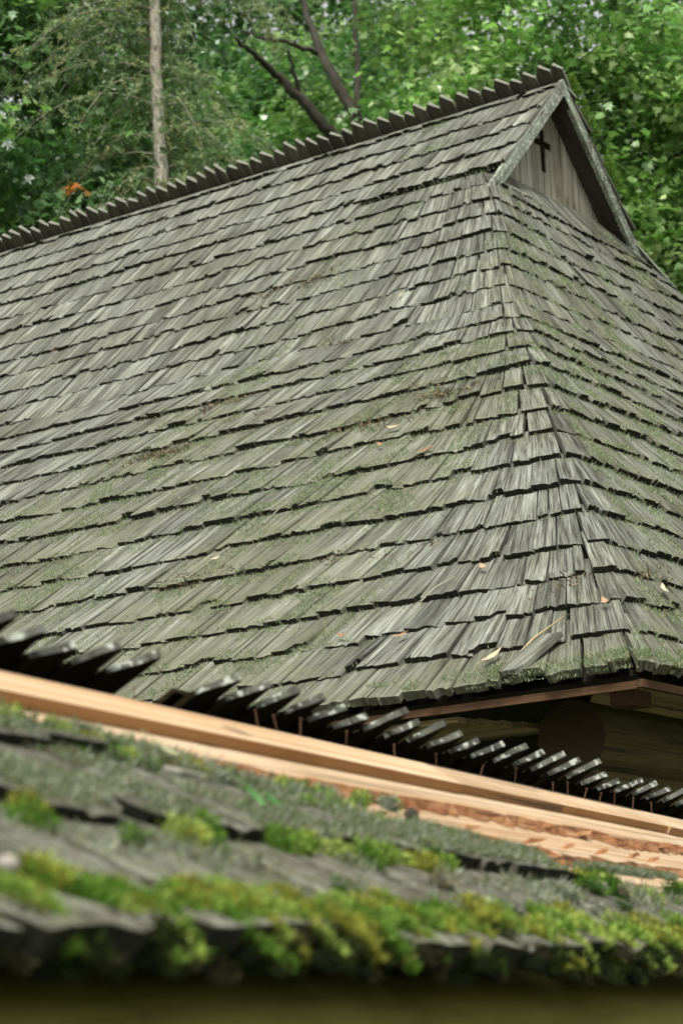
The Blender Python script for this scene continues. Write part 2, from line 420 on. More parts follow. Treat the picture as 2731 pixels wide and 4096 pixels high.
# under-roof boards, back slope with the projecting ridge boards
ub = MB()
def sheet(mb, pts, off, t=(.5, 0, 0)):
    pts = [Vector(p) for p in pts]; nn = (pts[1] - pts[0]).cross(pts[-1] - pts[0]).normalized()
    if nn.z < 0: nn = -nn
    a = [tuple(p - nn * off) for p in pts]; b = [tuple(p - nn * (off + .02)) for p in pts]; k = len(pts)
    mb.add(a + b, [tuple(range(k)), tuple(range(k, 2 * k))[::-1]] + [(i, (i + 1) % k, k + (i + 1) % k, k + i) for i in range(k)], None, t)
for sg in (1, -1):
    sheet(ub, [(XL, 0, 0), (0, 0, 0), (0, sg * yz(ZG), ZG), (Kp[0], sg * Kp[1], Kp[2]), (XL, sg * Kp[1], Kp[2])], .05)
    sheet(ub, [(XL, sg * Kp[1], Kp[2]), (Kp[0], sg * Kp[1], Kp[2]), (Ep[0] - .07, sg * (Ep[1] + .07), Ep[2] + .035), (XL, sg * (Ep[1] + .07), Ep[2] + .035)], .05)
xw = -.13; zw = ZG - xw / math.tan(math.atan2(Kp[0], ZG - Kp[2])) 
sheet(ub, [(0, yz(ZG), ZG), (Kp[0], Kp[1], Kp[2]), (Kp[0], -Kp[1], Kp[2]), (0, -yz(ZG), ZG)], .05)
sheet(ub, [(Kp[0], Kp[1], Kp[2]), (Ep[0] - .07, Ep[1] + .07, Ep[2] + .035), (Ep[0] - .07, -Ep[1] - .07, Ep[2] + .035), (Kp[0], -Kp[1], Kp[2])], .05)
child(ub.build('roof_boards', M_dark), main)
# apron of shingles that runs up under the gable to its wall
apm = MB(); y = yz(ZG) + .10
while y < -yz(ZG) - .12:
    y2 = y + U(.05, .1); zt = ZG + .22
    shingle(apm, (.05, y, ZG - .07), (.05, y2 - .002, ZG - .07), (xh(zt), y * .70, zt), (xh(zt), y2 * .70, zt), .03, .022, random.random(), .5, m=4); y = y2
child(apm.build('apron_shingles', M_shingle), main)
# back slope boards
bkm = MB(); tm = MB(); x = XL; c1, s1 = math.cos(math.atan(T1)), math.sin(math.atan(T1))
alongv = Vector((0, -c1, s1)); bn = Vector((0, s1, c1))
x = XL
while x < -.05:
    wd = U(.070, .102); x2 = x + wd
    h = .115 + U(-.028, .018) + .008 * math.sin(x * 2.3); th = .026; th2 = .010
    # pointed tooth: outline in the plane of the back slope; ridge line at 0
    o = Vector((x, 0, 0)) + bn * .012
    ap = U(.28, .42)
    xs = [(0, -.12), (wd * ap, -.12), (wd * .98, -.12), (wd * .98, h * U(.45, .6)), (wd * ap, h), (0, h * U(.55, .7))]
    tilt = U(-.09, .09); tn = U(.1, 1)
    v = []; g = []; t = []; r = U(0, 40)
    for lay in (0, 1):
        for k, (a, bq) in enumerate(xs):
            thk = .020 if lay else (-.012 if k in (1, 4) else 0)
            p = o + Vector((a + tilt * bq, 0, 0)) + alongv * bq + bn * (thk + (.012 * (1 - a / wd)))
            v.append(tuple(p)); g.append((a + r, bq, r)); t.append((tn, 0, .3))
    tm.add(v, [(5, 4, 1, 0), (4, 3, 2, 1), (6, 7, 10, 11), (7, 8, 9, 10)], g, t)
    tm.add(v[:], [(i, (i + 1) % 6, 6 + (i + 1) % 6, 6 + i) for i in range(6)], g, [(.5, 1.0, .3)] * 12)
    x = x2 if x2 > x + .03 else x + .1
teeth = child(tm.build('ridge_boards', M_teeth), main); tag(teeth, 'dark pointed board ends standing up like teeth along the ridge')
# mirrored back and its rows (coarse)
for i, s in enumerate(rows[::1]):
    y, z = front_s(s); yu, zu = front_s(max(.02, s - .38)); x = XL; xe = xh(z) if z < ZG else .02
    while x < xe - .02:
        x2 = min(x + U(.2, .35), xe)
        lim = xh(zu) if zu < ZG else 0; q = min(x, lim - .01); q2 = min(x2, lim)
        shingle(bkm, (x2, -y, z), (x, -y, z), (q2, -yu, zu), (q, -yu, zu), .03, .022, random.random(), .6, m=2, seg=1); x = x2
child(bkm.build('back_roof', M_shingle), main)

# gable: wall planks with the cross opening, rake boards, underside planks
gm = MB(); cyc, cz0, cz1, czb = -.047, -.545, -.285, -.372      # the cross
def gz(y): return -abs(y) * T1 - .03
cuts = [-.62, -.47, -.33, -.19, -.052, .085, .22, .35, .49, .62]
BW, BB, BH = .026, .096, .023
for a, b in zip(cuts[:-1], cuts[1:]):
    tn = random.random(); r = U(0, 40); gap = .003
    for (y0, y1) in ([(a, cyc - BB), (cyc - BB, cyc - BW), (cyc - BW, b)] if a < cyc - BB < b else [(a, b)]):
        segs = []
        y0_, y1_ = y0 + (gap if y0 == a else 0), y1 - (gap if y1 == b else 0)
        # sub-split at the cross edges
        ys = sorted(set([y0_, y1_] + [q for q in (cyc - BB, cyc - BW, cyc + BW, cyc + BB) if y0_ < q < y1_]))
        for q0, q1 in zip(ys[:-1], ys[1:]):
            mid = (q0 + q1) / 2; lo = ZG - .02; holes = []
            if abs(mid - cyc) < BW: holes = [(cz0, cz1)]
            elif abs(mid - cyc) < BB: holes = [(czb - BH, czb + BH)]
            bounds = []; z = lo
            for h0, h1 in holes: bounds.append((z, h0, False)); z = h1
            bounds.append((z, None, True))
            for zb, zt, top in bounds:
                za, zc = (gz(q0), gz(q1)) if top else (zt, zt)
                if top and max(za, zc) < zb: continue
                xo = xw + (tn - .5) * .008; v = []; g = []
                for dx in (0, -.011):
                    for (yy, zz) in ((q0, zb), (q1, zb), (q1, max(zc, zb)), (q0, max(za, zb))):
                        v.append((xo + dx, yy, zz)); g.append((yy + r + dx, zz, r))
                gm.add(v, [(0, 1, 2, 3), (7, 6, 5, 4), (0, 4, 5, 1), (1, 5, 6, 2), (2, 6, 7, 3), (3, 7, 4, 0)], g, (tn, 0, 0))
gable = child(gm.build('gable', M_gable), main)
# the cross-shaped recess seen through the opening: near-black panels painting in the dark attic
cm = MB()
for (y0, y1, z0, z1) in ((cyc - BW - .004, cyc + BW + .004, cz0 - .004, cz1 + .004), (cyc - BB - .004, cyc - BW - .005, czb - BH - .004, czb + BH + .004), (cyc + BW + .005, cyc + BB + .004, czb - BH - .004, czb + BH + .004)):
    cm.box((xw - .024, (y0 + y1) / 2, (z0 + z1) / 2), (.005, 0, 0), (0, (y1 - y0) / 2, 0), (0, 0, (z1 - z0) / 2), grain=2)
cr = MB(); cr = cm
o = cr.build('cross', M_fgteeth); o.parent = gable; tag(o, 'near-black panels behind the cross-shaped opening, painted as the dark attic inside')

for sg in (-1, 1):
    bm_ = MB()
    # rake board: lies under the shingles, face to +x
    top = Vector((-.020, 0, -.005)); bot = Vector((-.020, sg * (abs(yz(ZG)) + (.035 if sg < 0 else .02)), ZG - .035 - (.0)))
    dd = (bot - top); L = dd.length; dd.normalize(); pn = Vector((1, 0, 0)).cross(dd); 
    if pn.z < 0: pn = -pn
    nseg = 7; v = []; g = []; r = U(0, 30)
    wd = .066
    for q in range(nseg + 1):
        p = top + dd * (L * q / nseg)
        for (dx, dp) in ((0, 0.004), (.026, 0.004), (.026, -wd), (0, -wd)):
            pp = p + Vector((dx, 0, 0)) + pn * dp
            if q == 0: pp.y = 0 + (0.0015 * sg)
            if q == 0: pp.z = top.z + (dp * (1 / c1) if True else 0)
            v.append(tuple(pp)); g.append((dp + dx + r, q * L / nseg, r))
    f = []
    for q in range(nseg):
        for k in range(4): a = q * 4 + k; b = q * 4 + (k + 1) % 4; f.append((a, b, b + 4, a + 4))
    f += [(3, 2, 1, 0), tuple(nseg * 4 + k for k in range(4))]
    bm_.add(v, f, g, (.7 if sg < 0 else .4, 0, .6))
    o = child(bm_.build('rake_board', M_barge), main)
    tag(o, 'lichen-spotted grey board on the near slope of the gable' if sg < 0 else 'bare grey board on the far slope of the gable')
    # underside planks
    um = MB()
    for k in range(1):
        a0 = Vector((xw + .001, 0, -.03)); wdth = .028 - xw - .002
        v = []; g = []; r = U(0, 30)
        for q in range(5):
            p = Vector((0, 0, -.030)) + dd * (L * (.60 if sg < 0 else .93) * q / 4)
            for (xx, dp) in ((xw + .001, -.028), (-.021, -.028), (-.021, -.045), (xw + .001, -.045)):
                pp = p + Vector((xx, 0, 0)) + pn * (dp + .025); v.append(tuple(pp)); g.append((xx * 1 + dp + r, q * L / 4, r))
        f = []
        for q in range(4):
            for k2 in range(4): a = q * 4 + k2; b = q * 4 + (k2 + 1) % 4; f.append((a, b, b + 4, a + 4))
        um.add(v, f, g, (.5, 0, 0))
    child(um.build('verge_underside', M_soffit), main)

# eave fascia, soffit, logs of the corner
fm = MB()
fz = Ep[2] - .022
fm.box(((XL + Ep[0]) / 2 - .0, Ep[1] + .042, fz - .020), ((Ep[0] - XL) / 2 - .045, 0, 0), (0, .009, 0), (0, 0, .011), t=(.4, 0, 0))
fm.box((Ep[0] - .033, 0, fz - .018), (0, -Ep[1] - .030, 0), (.009, 0, 0), (0, 0, .011), t=(.6, 0, 0))
child(fm.build('eave_board', M_fascia), main)
sm = MB()
for k in range(5):
    y0 = Ep[1] + .09 + k * .122
    sm.box(((XL + 2.33) / 2, y0 + .059, Ep[2] - .066 + k * .006), ((2.33 - XL) / 2, 0, 0), (0, .059, 0), (0, 0, .008))
child(sm.build('soffit', M_wallbeam), main)
YE = -4.75; xl = 2.485
def log(mb, p0, p1, r0, n=20, flat=0, mi=0):
    p0, p1 = Vector(p0), Vector(p1); d = (p1 - p0); Ln = d.length; d.normalize(); a = d.cross(Vector((0, 0, 1))).normalized(); b = Vector((0, 0, 1))
    sg = max(2, int(Ln / .5)); v = []; g = []; r = U(0, 20)
    rk = [1 + U(-.04, .04) for _ in range(n)]
    for i in range(sg + 1):
        q = i / sg; wv = 1 + .03 * noise.noise(Vector((q * Ln * .8, r, 0)))
        for k in range(n):
            an = 2 * math.pi * k / n; rr = r0 * rk[k] * wv
            px = math.cos(an) * rr; pz = math.sin(an) * rr
            if flat: px = max(-flat, min(flat, px))
            v.append(tuple(p0 + d * (q * Ln) + a * px + b * pz)); g.append((an * r0 + r, q * Ln, r))
    f = [(i * n + k, i * n + (k + 1) % n, (i + 1) * n + (k + 1) % n, (i + 1) * n + k) for i in range(sg) for k in range(n)]
    mb.add(v, f, g, (random.random(), 0, .3), mi)
    for (base, pc, rev) in ((0, p0, True), (sg * n, p1, False)):     # end-grain discs
        ring = [v[base + k] for k in range(n)]; vv = ring + [tuple(pc)]
        gg = [tuple(Vector(q) - pc) for q in ring] + [(0, 0, 0)]
        mb.add(vv, [(k, (k + 1) % n, n) if not rev else ((k + 1) % n, k, n) for k in range(n)], gg, (.5, 0, 0), 1)
zc = -4.425; k = 0
names = [(M_olive)]
z = zc; first = True
while z > GZ + .05:
    lm = MB(); log(lm, (xl, YE - (0 if first else U(0, .05)), z), (xl, 4.75, z), .118, mi=0)
    child(lm.build('side_log', [M_houselog, M_end], smooth=False), main); 
    lm = MB(); log(lm, (xl - .02, YE + .22, z - .1), (XL, YE + .22, z - .1), .098); child(lm.build('front_log', [M_dark, M_end]), main)
    z -= .2; first = False
lm = MB(); log(lm, (xl - .02, YE + .04, zc + .165), (xl + .01, 4.75, zc + .178), .095, flat=.085)
o = child(lm.build('top_log', [M_wallbeam, M_end]), main); tag(o, 'pale hewn top log of the side wall under the eave')
bk = MB(); bk.box((2.82, -4.98, Ep[2] - .050), (.040, 0, 0), (0, .05, 0), (0, 0, .022), grain=0)
child(bk.build('rafter_end', M_fascia), main)

# ------------------------------------------------------------------ lichen tufts (blades)
def blades(name, P, Nn, ln, cols, wdt=.0016, parent=None, mat=None, lean=.5, lateral=None):
    n = len(P); P = np.array(P, np.float32); Nn = np.array(Nn, np.float32)
    rd = rng.normal(size=(n, 3)).astype(np.float32) * lean
    D = Nn + rd; D /= np.linalg.norm(D, axis=1)[:, None]
    S = np.cross(D, rng.normal(size=(n, 3))); S /= np.linalg.norm(S, axis=1)[:, None]
    ln = np.asarray(ln, np.float32)[:, None]
    bend = rng.normal(size=(n, 3)) * ln * .25
    V = np.empty((n, 4, 3), np.float32)
    V[:, 0] = P - S * wdt; V[:, 1] = P + S * wdt; V[:, 2] = P + D * ln * .6 + S * wdt * .9 + bend * .4; V[:, 3] = P + D * ln + bend
    return tri_mesh(name, V.reshape(-1, 3), 4, [(0, 1, 2), (0, 2, 3)], cols, mat or M_moss, parent)
def roof_pt(px, py, front=True):
    r_ = ray(px, py); best = None
    # walk the ray until it reaches the roof surface
    t = 5.0
    while t < 20:
        q = C + r_ * t
        if q.z < 0:
            inside = q.y > yz(q.z) and q.x < xh(q.z)
            if inside: break
        t += .004
    f_ = abs(q.y - yz(q.z)) < abs(q.x - xh(q.z))
    nn = Vector((0, -.62, .78)) if f_ else Vector((.7, 0, .72))
    return q + nn * .028, nn
P = []; Nn = []; ln = []; cols = []
PAL = [(.27, .32, .19), (.33, .38, .24), (.22, .27, .15), (.36, .35, .22), (.17, .23, .12)]
for (A_, B_, D_, C_, nrm, mw_, hl) in moss_pts:
    mid = (A_ + B_) / 2
    if mid.x < -5.2: continue
    # fringe along the butt edge and in the joint of the row below
    k = int(max(0, (mw_ + .30)) * 46) + (190 if A_.z < Ep[2] + .03 else 0)
    for _ in range(k):
        u = random.random(); q = U(-.10, .03) if mw_ > .35 else U(-.06, .01)
        if A_.z < Ep[2] + .03:
            q = U(-.012, .09)
            if noise.noise(Vector((A_.x * 5 + u * .4, A_.y * 5, q * 8))) < .0: continue
        p = A_ * (1 - u) + B_ * u; p = p + (D_ - A_).normalized() * q + nrm * (hl * .9 if q > 0 else .006)
        P.append(tuple(p)); Nn.append(tuple(nrm + Vector((0, 0, .5)))); ln.append(U(.006, .017)); c = random.choice(PAL); j = U(.7, 1.2); cols.append((c[0] * j, c[1] * j, c[2] * j))
    if mw_ > .28 and random.random() < .8:
        for _ in range(int(330 * min(1.2, mw_))):
            u, q = random.random(), random.random() * .8
            p = (A_ * (1 - u) + B_ * u) * (1 - q) + (D_ * (1 - u) + C_ * u) * q + nrm * (hl * (1 - q))
            if noise.noise(p * 6) < .06: continue
            P.append(tuple(p)); Nn.append(tuple(nrm + Vector((0, 0, .4)))); ln.append(U(.005, .015)); c = random.choice(PAL); j = U(.75, 1.25); cols.append((c[0] * j, c[1] * j, c[2] * j))
print('roof blades', len(P))
o = child(blades('lichen', P, Nn, ln, cols), main); tag(o, 'pale green lichen tufts growing between the shingle rows', kind='stuff')

P = []; Nn = []; ln = []; cols = []
spots_ = [(620, 690, .34), (705, 655, .22), (480, 950, .30), (600, 960, .25), (840, 990, .35), (930, 900, .30), (780, 800, .20), (350, 1060, .20), (1010, 920, .2), (1390, 1350, .25), (860, 1280, .3), (440, 1350, .2)]
for (px, py, rr_) in spots_:
    pc, nn = roof_pt(px, py)
    for _ in range(420):
        d_ = Vector((random.gauss(0, rr_ * .5), 0, 0)) + Vector((0, .62, .62)) * random.gauss(0, rr_ * .16)
        p = pc + d_; p = p + nn * .0
        if noise.noise(p * 6) < 0: continue
        # settle on the roof plane at this height
        p.y = yz(p.z) ; p = p + nn * U(.008, .022)
        P.append(tuple(p)); Nn.append(tuple(Vector((U(-1, 1), U(-1, 1), U(-.6, .8))))); ln.append(U(.01, .035)); c = random.choice([(.10, .07, .04), (.16, .12, .07), (.25, .19, .11), (.06, .045, .03)]); cols.append(c)
o = child(blades('litter', P, Nn, ln, cols, wdt=.0022, mat=M_lit), main); tag(o, 'brown needles and bark crumbs caught on the shingles', kind='stuff')

# green moss line on the far verge
P = []; Nn = []; ln = []; cols = []
for _ in range(2600):
    q = U(.0, .62); p = Vector((U(.0, .06), abs(yz(ZG)) * q, ZG * q)) + Vector((0, s1, c1)) * (.03 + U(0, .015))
    if noise.noise(p * 5) < -.2: continue
    P.append(tuple(p)); Nn.append((U(-.2, .4), .6, .8)); ln.append(U(.008, .02)); cols.append((U(.12, .2), U(.22, .32), .05))
o = child(blades('moss', P, Nn, ln, cols), main); tag(o, 'bright green moss strip along the far edge of the gable roof', kind='stuff')

# ------------------------------------------------------------------ foreground roof (frame: a along, n across, z up)
az = R_(-10); av = Vector((math.sin(az), math.cos(az), 0)); nv = Vector((-math.cos(az), math.sin(az), 0)); zv = Vector((0, 0, 1))
O = Vector((4.6298, -8.98816, -5.18864)); SL = .6; NR = .684
def F(a, n, z=0): return O + av * a + nv * n + zv * z
def Fp(a, n, h=0):                            # on the front roof plane, h above it
    return F(a, n, SL * n) + FN * h
FN = (zv - nv * SL).normalized()
A0, A1 = -2.2, 4.9
fg = thing('fence_roof', 'close mossy shingled roof over a log wall, partly stripped to fresh new battens', 'roofed wall', tuple(F(1.2, .68, 0) * 1 + Vector((0, 0, GZ - O.z))))
fs = MB(); fg_pts = []
def rlim(a):
    return .47 if a < .0 else max(.12, .47 - a * .198)
for (n0, nu, cond) in ((-.02, .27, None), (.185, .45, 1), (.37, .54, 2)):
    a = A0
    while a < A1:
        a2 = a + U(.06, .20); top = nu
        if cond or a > .9: top = min(nu, rlim((a + a2) / 2) + U(-.012, .02) + (0 if cond else .03))
        if top > n0 + .05:
            off = U(-.015, .015)
            hl = U(.020, .026); hr = hl - U(-.004, .006)
            A_, B_, D_, C_ = Fp(a, n0 - off), Fp(a2 - .001, n0 - off), Fp(a, top), Fp(a2, top)
            nrm = shingle(fs, B_, A_, C_, D_, hr, hl, random.random(), U(.2, 1.0), m=6, jag=.016)
            fg_pts.append((a, a2, n0 - off, top, hl))
        a = a2 + (U(.002, .012) if random.random() < .3 else .0008)
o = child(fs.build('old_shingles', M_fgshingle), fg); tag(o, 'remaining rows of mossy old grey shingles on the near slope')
# sheathing under the old rows, back slope boards, end caps
um = MB()
um.box(Fp((A0 + A1) / 2, .255, -.092), av * (A1 - A0) / 2, (nv + zv * SL).normalized() * .22, FN * .008, t=(.5, 0, 0))
child(um.build('sheathing', M_dark), fg)
bm2 = MB(); tips = []
a = A0; k = 0; bdir = (zv * SL - nv).normalized(); bnn = (zv + nv * SL).normalized()   # up the back slope, its outward normal
GAP = [(1.385, 1.50)]
while a < A1:
    wd = U(.082, .096) + .007 * max(0, a)
    if a < .90 and a + wd > .855: a = .945; continue
    h = .062 + (U(-.014, .012) if random.random() < .7 else U(-.026, .018)); lo = -.62; tilt = U(-.10, .10) if random.random() < .25 else U(-.03, .03)
    base = F(a, NR, SL * NR) - bnn * .004 - bdir * .006
    xs = [(0, lo), (wd * .97, lo), (wd * .985, h * U(.88, .98)), (wd * U(.86, .96), h * U(.98, 1.08)), (wd * .5, h * U(.66, .80)), (wd * .10, h * U(.36, .50)), (0, h * .30)]
    v = []; g = []; t = []; r = U(0, 40)
    for lay in (0, 1):
        for (aa, bb) in xs:
            thk = (.009 + .004 * aa / wd) if lay else 0
            p = base + av * (aa + tilt * bb) + bdir * bb + bnn * (thk + .012 * aa / wd)
            v.append(tuple(p)); g.append((aa + r, bb, r)); t.append((random.random(), 0, .2))
    kk = len(xs); bm2.add(v, [tuple(range(kk))[::-1], tuple(range(kk, 2 * kk))], g, t)
    tt = [(.5, 1.0, .2)] * len(v)
    bm2.add(v[:], [(i, (i + 1) % kk, kk + (i + 1) % kk, kk + i) for i in range(kk)], g, (random.random(), 0, .3), [0, 0, 1, 1, 1, 1, 0])
    tips.append((a, wd, h)); a += wd * .985
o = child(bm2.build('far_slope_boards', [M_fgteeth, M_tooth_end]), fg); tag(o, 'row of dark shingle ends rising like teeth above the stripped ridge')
ga_, gb_ = next(((p_[0] + p_[1], q_[0]) for p_, q_ in zip(tips[:-1], tips[1:]) if q_[0] - p_[0] - p_[1] > .02), (.86, .945))
for q0_, q1_ in ((A0, ga_ - .004), (gb_ + .004, A1)):
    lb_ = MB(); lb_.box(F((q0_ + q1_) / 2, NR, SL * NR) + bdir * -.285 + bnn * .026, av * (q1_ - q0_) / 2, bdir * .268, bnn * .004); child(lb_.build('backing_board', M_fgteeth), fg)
# lower half of the far slope
bl = MB(); bl.box(F((A0 + A1) / 2, NR + .76, SL * NR - SL * .76 + .01), av * (A1 - A0) / 2, bdir * .32, bnn * .012); child(bl.build('far_slope_lower_boards', M_dark), fg)

def plank(name, a0, a1, n0, n1, hb, th, mats, jag0=0, label=None, step=.022, torn=True):
    """plank on the roof plane between n0 (lower) and n1; lower edge jagged by jag0"""
    mb = MB(); a = a0; rows_ = []; r = U(0, 30); off = 0
    st_ = step if jag0 else (a1 - a0) / 8
    while a < a1 + .001:
        if jag0:
            if random.random() < .22: off = U(-jag0, jag0)
            else: off += U(-.15, .2) * jag0
            off = max(-jag0, min(jag0, off))
        rows_.append((a, n0 + off)); a += st_
    v = []; g = []
    for (aa, nn_) in rows_:
        nb_ = nn_ - (.014 if jag0 else 0) + (U(-.008, .006) if jag0 else 0)
        for (q, hh) in ((nb_, hb), (nn_, hb + th), (n1, hb + th), (n1, hb)):
            v.append(tuple(Fp(aa, q, hh))); g.append((q * 1.15 + hh + r, aa, r))
    f = []; mi = []
    for i in range(len(rows_) - 1):
        for k in range(4):
            a_ = i * 4 + k; b_ = i * 4 + (k + 1) % 4; f.append((a_, b_, b_ + 4, a_ + 4)); mi.append(1 if k == 0 else 0)
    e = (len(rows_) - 1) * 4; f += [(3, 2, 1, 0), (e, e + 1, e + 2, e + 3)]; mi += [0, 0]
    mb.add(v, f, g, (random.random(), 0, 0), mi)
    o = child(mb.build(name, mats), fg)
    if label: tag(o, label)
    return o
# top batten in butted lengths; two wide boards with a torn lower edge; old rough back edge
aa = [A0, -.35, 1.62, 2.13, 2.78, A1]
for q0, q1 in zip(aa[:-1], aa[1:]):
    dn_ = U(-.004, .004); plank('new_batten', q0 + .001, q1 - .001, .536 + dn_, .602, -.014, .015 + U(-.001, .002), [M_newtop, M_newshade], 0)
plank('wide_new_board', A0, A1, .474, .57, -.029, .014, [M_newtop, M_torn], .010, 'fresh plank below the top batten with a torn splintery edge')
plank('wide_new_board', A0, A1, .385, .53, -.043, .013, [M_newtop, M_torn], .021, 'middle wide fresh plank with long torn splinters')
plank('wide_new_board', A0, A1, .275, .45, -.058, .014, [M_newtop, M_torn], .014, 'lowest wide fresh plank, its far end uncovered')
plank('wide_new_board', A0, A1, .14, .35, -.072, .013, [M_newtop, M_torn], .012)
plank('rough_lath', A0, A1, .600, .618, -.014, .013, [M_dark, M_dark], .004)
# chips on the batten face
for (pa, pn_, ln_) in [(.55 + k_ * .085 + U(-.04, .04), random.choice([.474, .385, .385, .275]) + U(-.012, .004), U(.03, .09)) for k_ in range(34)] or ((.50, .505, .10), (2.0, .44, .12), (2.35, .43, .1), (1.55, .45, .07), (2.75, .31, .11), (.40, .50, .07), (3.1, .42, .12), (1.1, .45, .06), (3.4, .30, .1)):
    mb = MB(); p = Fp(pa, pn_, {4: -.022, 3: -.034, 2: -.05}[int(pn_ * 10 + .35)] if int(pn_ * 10 + .35) in (2, 3, 4) else -.03); d = (av + nv * U(-.1, .1) + FN * U(-.02, .05)).normalized()
    v = [tuple(p + d * q + nv * s_ + FN * h_) for q, s_, h_ in ((0, -.006, 0), (0, .008, .0), (ln_ * .6, .012, .010), (ln_, 0, .014), (ln_ * .55, -.010, .006), (.01, 0, .012))]
    mb.add(v, [(0, 1, 5), (1, 2, 5), (2, 3, 5), (3, 4, 5), (4, 0, 5), (0, 4, 3, 2, 1)], None, (.5, 0, 0)); child(mb.build('splinter', M_torn), fg)
# nails standing along the batten
for px in (290, 585, 630, 683, 790, 905, 1003, 1105, 1187, 1278, 1312, 1350, 1386, 1422, 1465, 1510):
    # spacing follows the photo's nails along the lath
    r_ = ray(px, 1535 + .226 * px); pnn = av.cross(nv + zv * SL).normalized(); t_ = (F(0, .6, SL * .6) - C).dot(pnn) / r_.dot(pnn); a_ = (C + r_ * t_ - O).dot(av)
    p = Fp(a_, .608, -.002); d = (zv * 1 + av * U(-.35, .35) + nv * U(-.3, .2)).normalized(); h = U(.018, .032)
    mb = MB(); mb.tube([p, p + d * h], .0008, 6); mb.tube([p + d * h, p + d * (h + .0012)], .0024, 8); child(mb.build('nail', M_nail), fg)
# log wall beneath
z = -.137; k = 0
while O.z + z > GZ:
    lm = MB(); log(lm, F(A0, .14, z), F(A1 - .3, .14, z), .122, n=18); child(lm.build('wall_log', [M_olive, M_end], smooth=True), fg); z -= .235
lm = MB(); log(lm, F(A0, .30, .05), F(A1 - .3, .30, .05), .05, n=12); child(lm.build('wall_plate', [M_dark, M_end]), fg)
# rafters carrying the roof
rm = MB()
for a in np.arange(A0 + .1, A1, .8):
    r_m = MB(); r_m.box(Fp(a, .38, -.131), av * .03, (nv + zv * SL).normalized() * .32, FN * .03, grain=1); child(r_m.build('rafter', M_dark), fg)

# moss and lichen of the near roof
def clump_pts(N_, afun, nfun, hfun, lrange, pal, thr=-.1, sc_=6.0, seed=0.0):
    P = []; Nn = []; ln = []; cols = []
    for _ in range(N_):
        a = afun(); n = nfun(a)
        w_ = noise.noise(Vector((a * sc_, n * sc_ * 1.6, seed)))
        if w_ < thr: continue
        P.append(tuple(Fp(a, n, hfun(a, n, w_)))); Nn.append(tuple(FN + zv * .4 - nv * .2)); ln.append(U(*lrange))
        c = random.choice(pal); j = U(.7, 1.25); cols.append((c[0] * j, c[1] * j, c[2] * j))
    return P, Nn, ln, cols
GRN = [(.15, .28, .04), (.27, .40, .08), (.40, .48, .12), (.34, .34, .06), (.06, .14, .02)]
PALE = [(.20, .23, .15), (.27, .30, .21), (.14, .17, .09), (.22, .20, .13), (.36, .37, .29)]
sets = []
# cushions along the butts: solid lumpy bodies covered in blades
cb = MB(); P = []; Nn = []; ln = []; cols = []
def cushion(a, n, rx, rn, h, pal, nb, base=.0):
    col = random.choice(pal); off = len(cb.v); r0 = U(0, 99); nu_, nv2 = 10, 5
    vs = []
    for j in range(nv2 + 1):
        th = math.pi / 2 * j / nv2
        for i in range(nu_):
            ph = 2 * math.pi * i / nu_
            k = 1 + .35 * noise.noise(Vector((math.cos(ph) * 1.3 + r0, math.sin(ph) * 1.3, th * 1.5)))
            q = Fp(a + math.cos(ph) * math.cos(th) * rx * k, n + math.sin(ph) * math.cos(th) * rn * k, base + math.sin(th) * h * k - .004)
            vs.append(tuple(q))
    f = [(j * nu_ + i, j * nu_ + (i + 1) % nu_, (j + 1) * nu_ + (i + 1) % nu_, (j + 1) * nu_ + i) for j in range(nv2) for i in range(nu_)]
    cb.add(vs, f, None, (col[0] * .32, col[1] * .34, col[2] * .3))  # body darker than its blades: shade in the moss gaps put into colour
    for _ in range(nb):
        ph = U(0, 2 * math.pi); th = math.asin(random.random() ** .7)
        p = Fp(a + math.cos(ph) * math.cos(th) * rx, n + math.sin(ph) * math.cos(th) * rn, base + math.sin(th) * h * .95)
        d = av * math.cos(ph) * math.cos(th) + nv * math.sin(ph) * math.cos(th) + FN * (math.sin(th) + .3) - zv * .1
        P.append(tuple(p)); Nn.append(tuple(d)); ln.append(U(.003, .010)); j = U(.30, 1.4); cols.append((col[0] * j, col[1] * j, col[2] * j))
a = -1.15
while a < 3.6:
    ln_s = U(.05, .13); n0_ = U(.01, .075); drop = U(.004, .020); col_i = random.choice([0, 1, 1, 2, 2, 3]); m_ = 15; cw = U(-.02, .02)
    for k in range(m_):
        q = k / (m_ - 1); nn_ = n0_ * (1 - q) - .026 * q; over = max(0, -nn_ / .026)
        cushion(a + ln_s * q + cw * math.sin(q * 3) + U(-.004, .004), nn_ + U(-.004, .004), U(.010, .021) * (1 - .5 * q), U(.009, .018) * (1 - .5 * q), U(.006, .015) * (1 - .4 * q), [GRN[col_i], GRN[random.randrange(4)]], 150, base=.020 - (drop + .008) * over)
    a += U(.035, .12)
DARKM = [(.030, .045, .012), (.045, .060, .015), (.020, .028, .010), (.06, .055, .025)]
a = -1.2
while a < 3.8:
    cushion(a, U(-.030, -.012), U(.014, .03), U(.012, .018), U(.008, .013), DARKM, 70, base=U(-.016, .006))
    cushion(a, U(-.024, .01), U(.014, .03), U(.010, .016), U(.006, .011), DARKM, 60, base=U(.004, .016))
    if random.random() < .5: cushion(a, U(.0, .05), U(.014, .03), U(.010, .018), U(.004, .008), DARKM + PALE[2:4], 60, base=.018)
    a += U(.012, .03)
for _ in range(60):
    a = U(-1.1, 3.5); w_ = noise.noise(Vector((a * 4, 13.1, 0)))
    if w_ < -.05: continue
    cushion(a, U(-.012, .03), U(.010, .028), U(.008, .014), U(.004, .010), GRN, 130, base=.018)
for _ in range(150):
    a = U(-.9, 3.0); w_ = noise.noise(Vector((a * 4.5, 9.1, 0)))
    if w_ < -.02: continue
    cushion(a, .178 + U(-.015, .015), U(.012, .034), U(.01, .022), U(.008, .022), GRN, 130, base=.008)
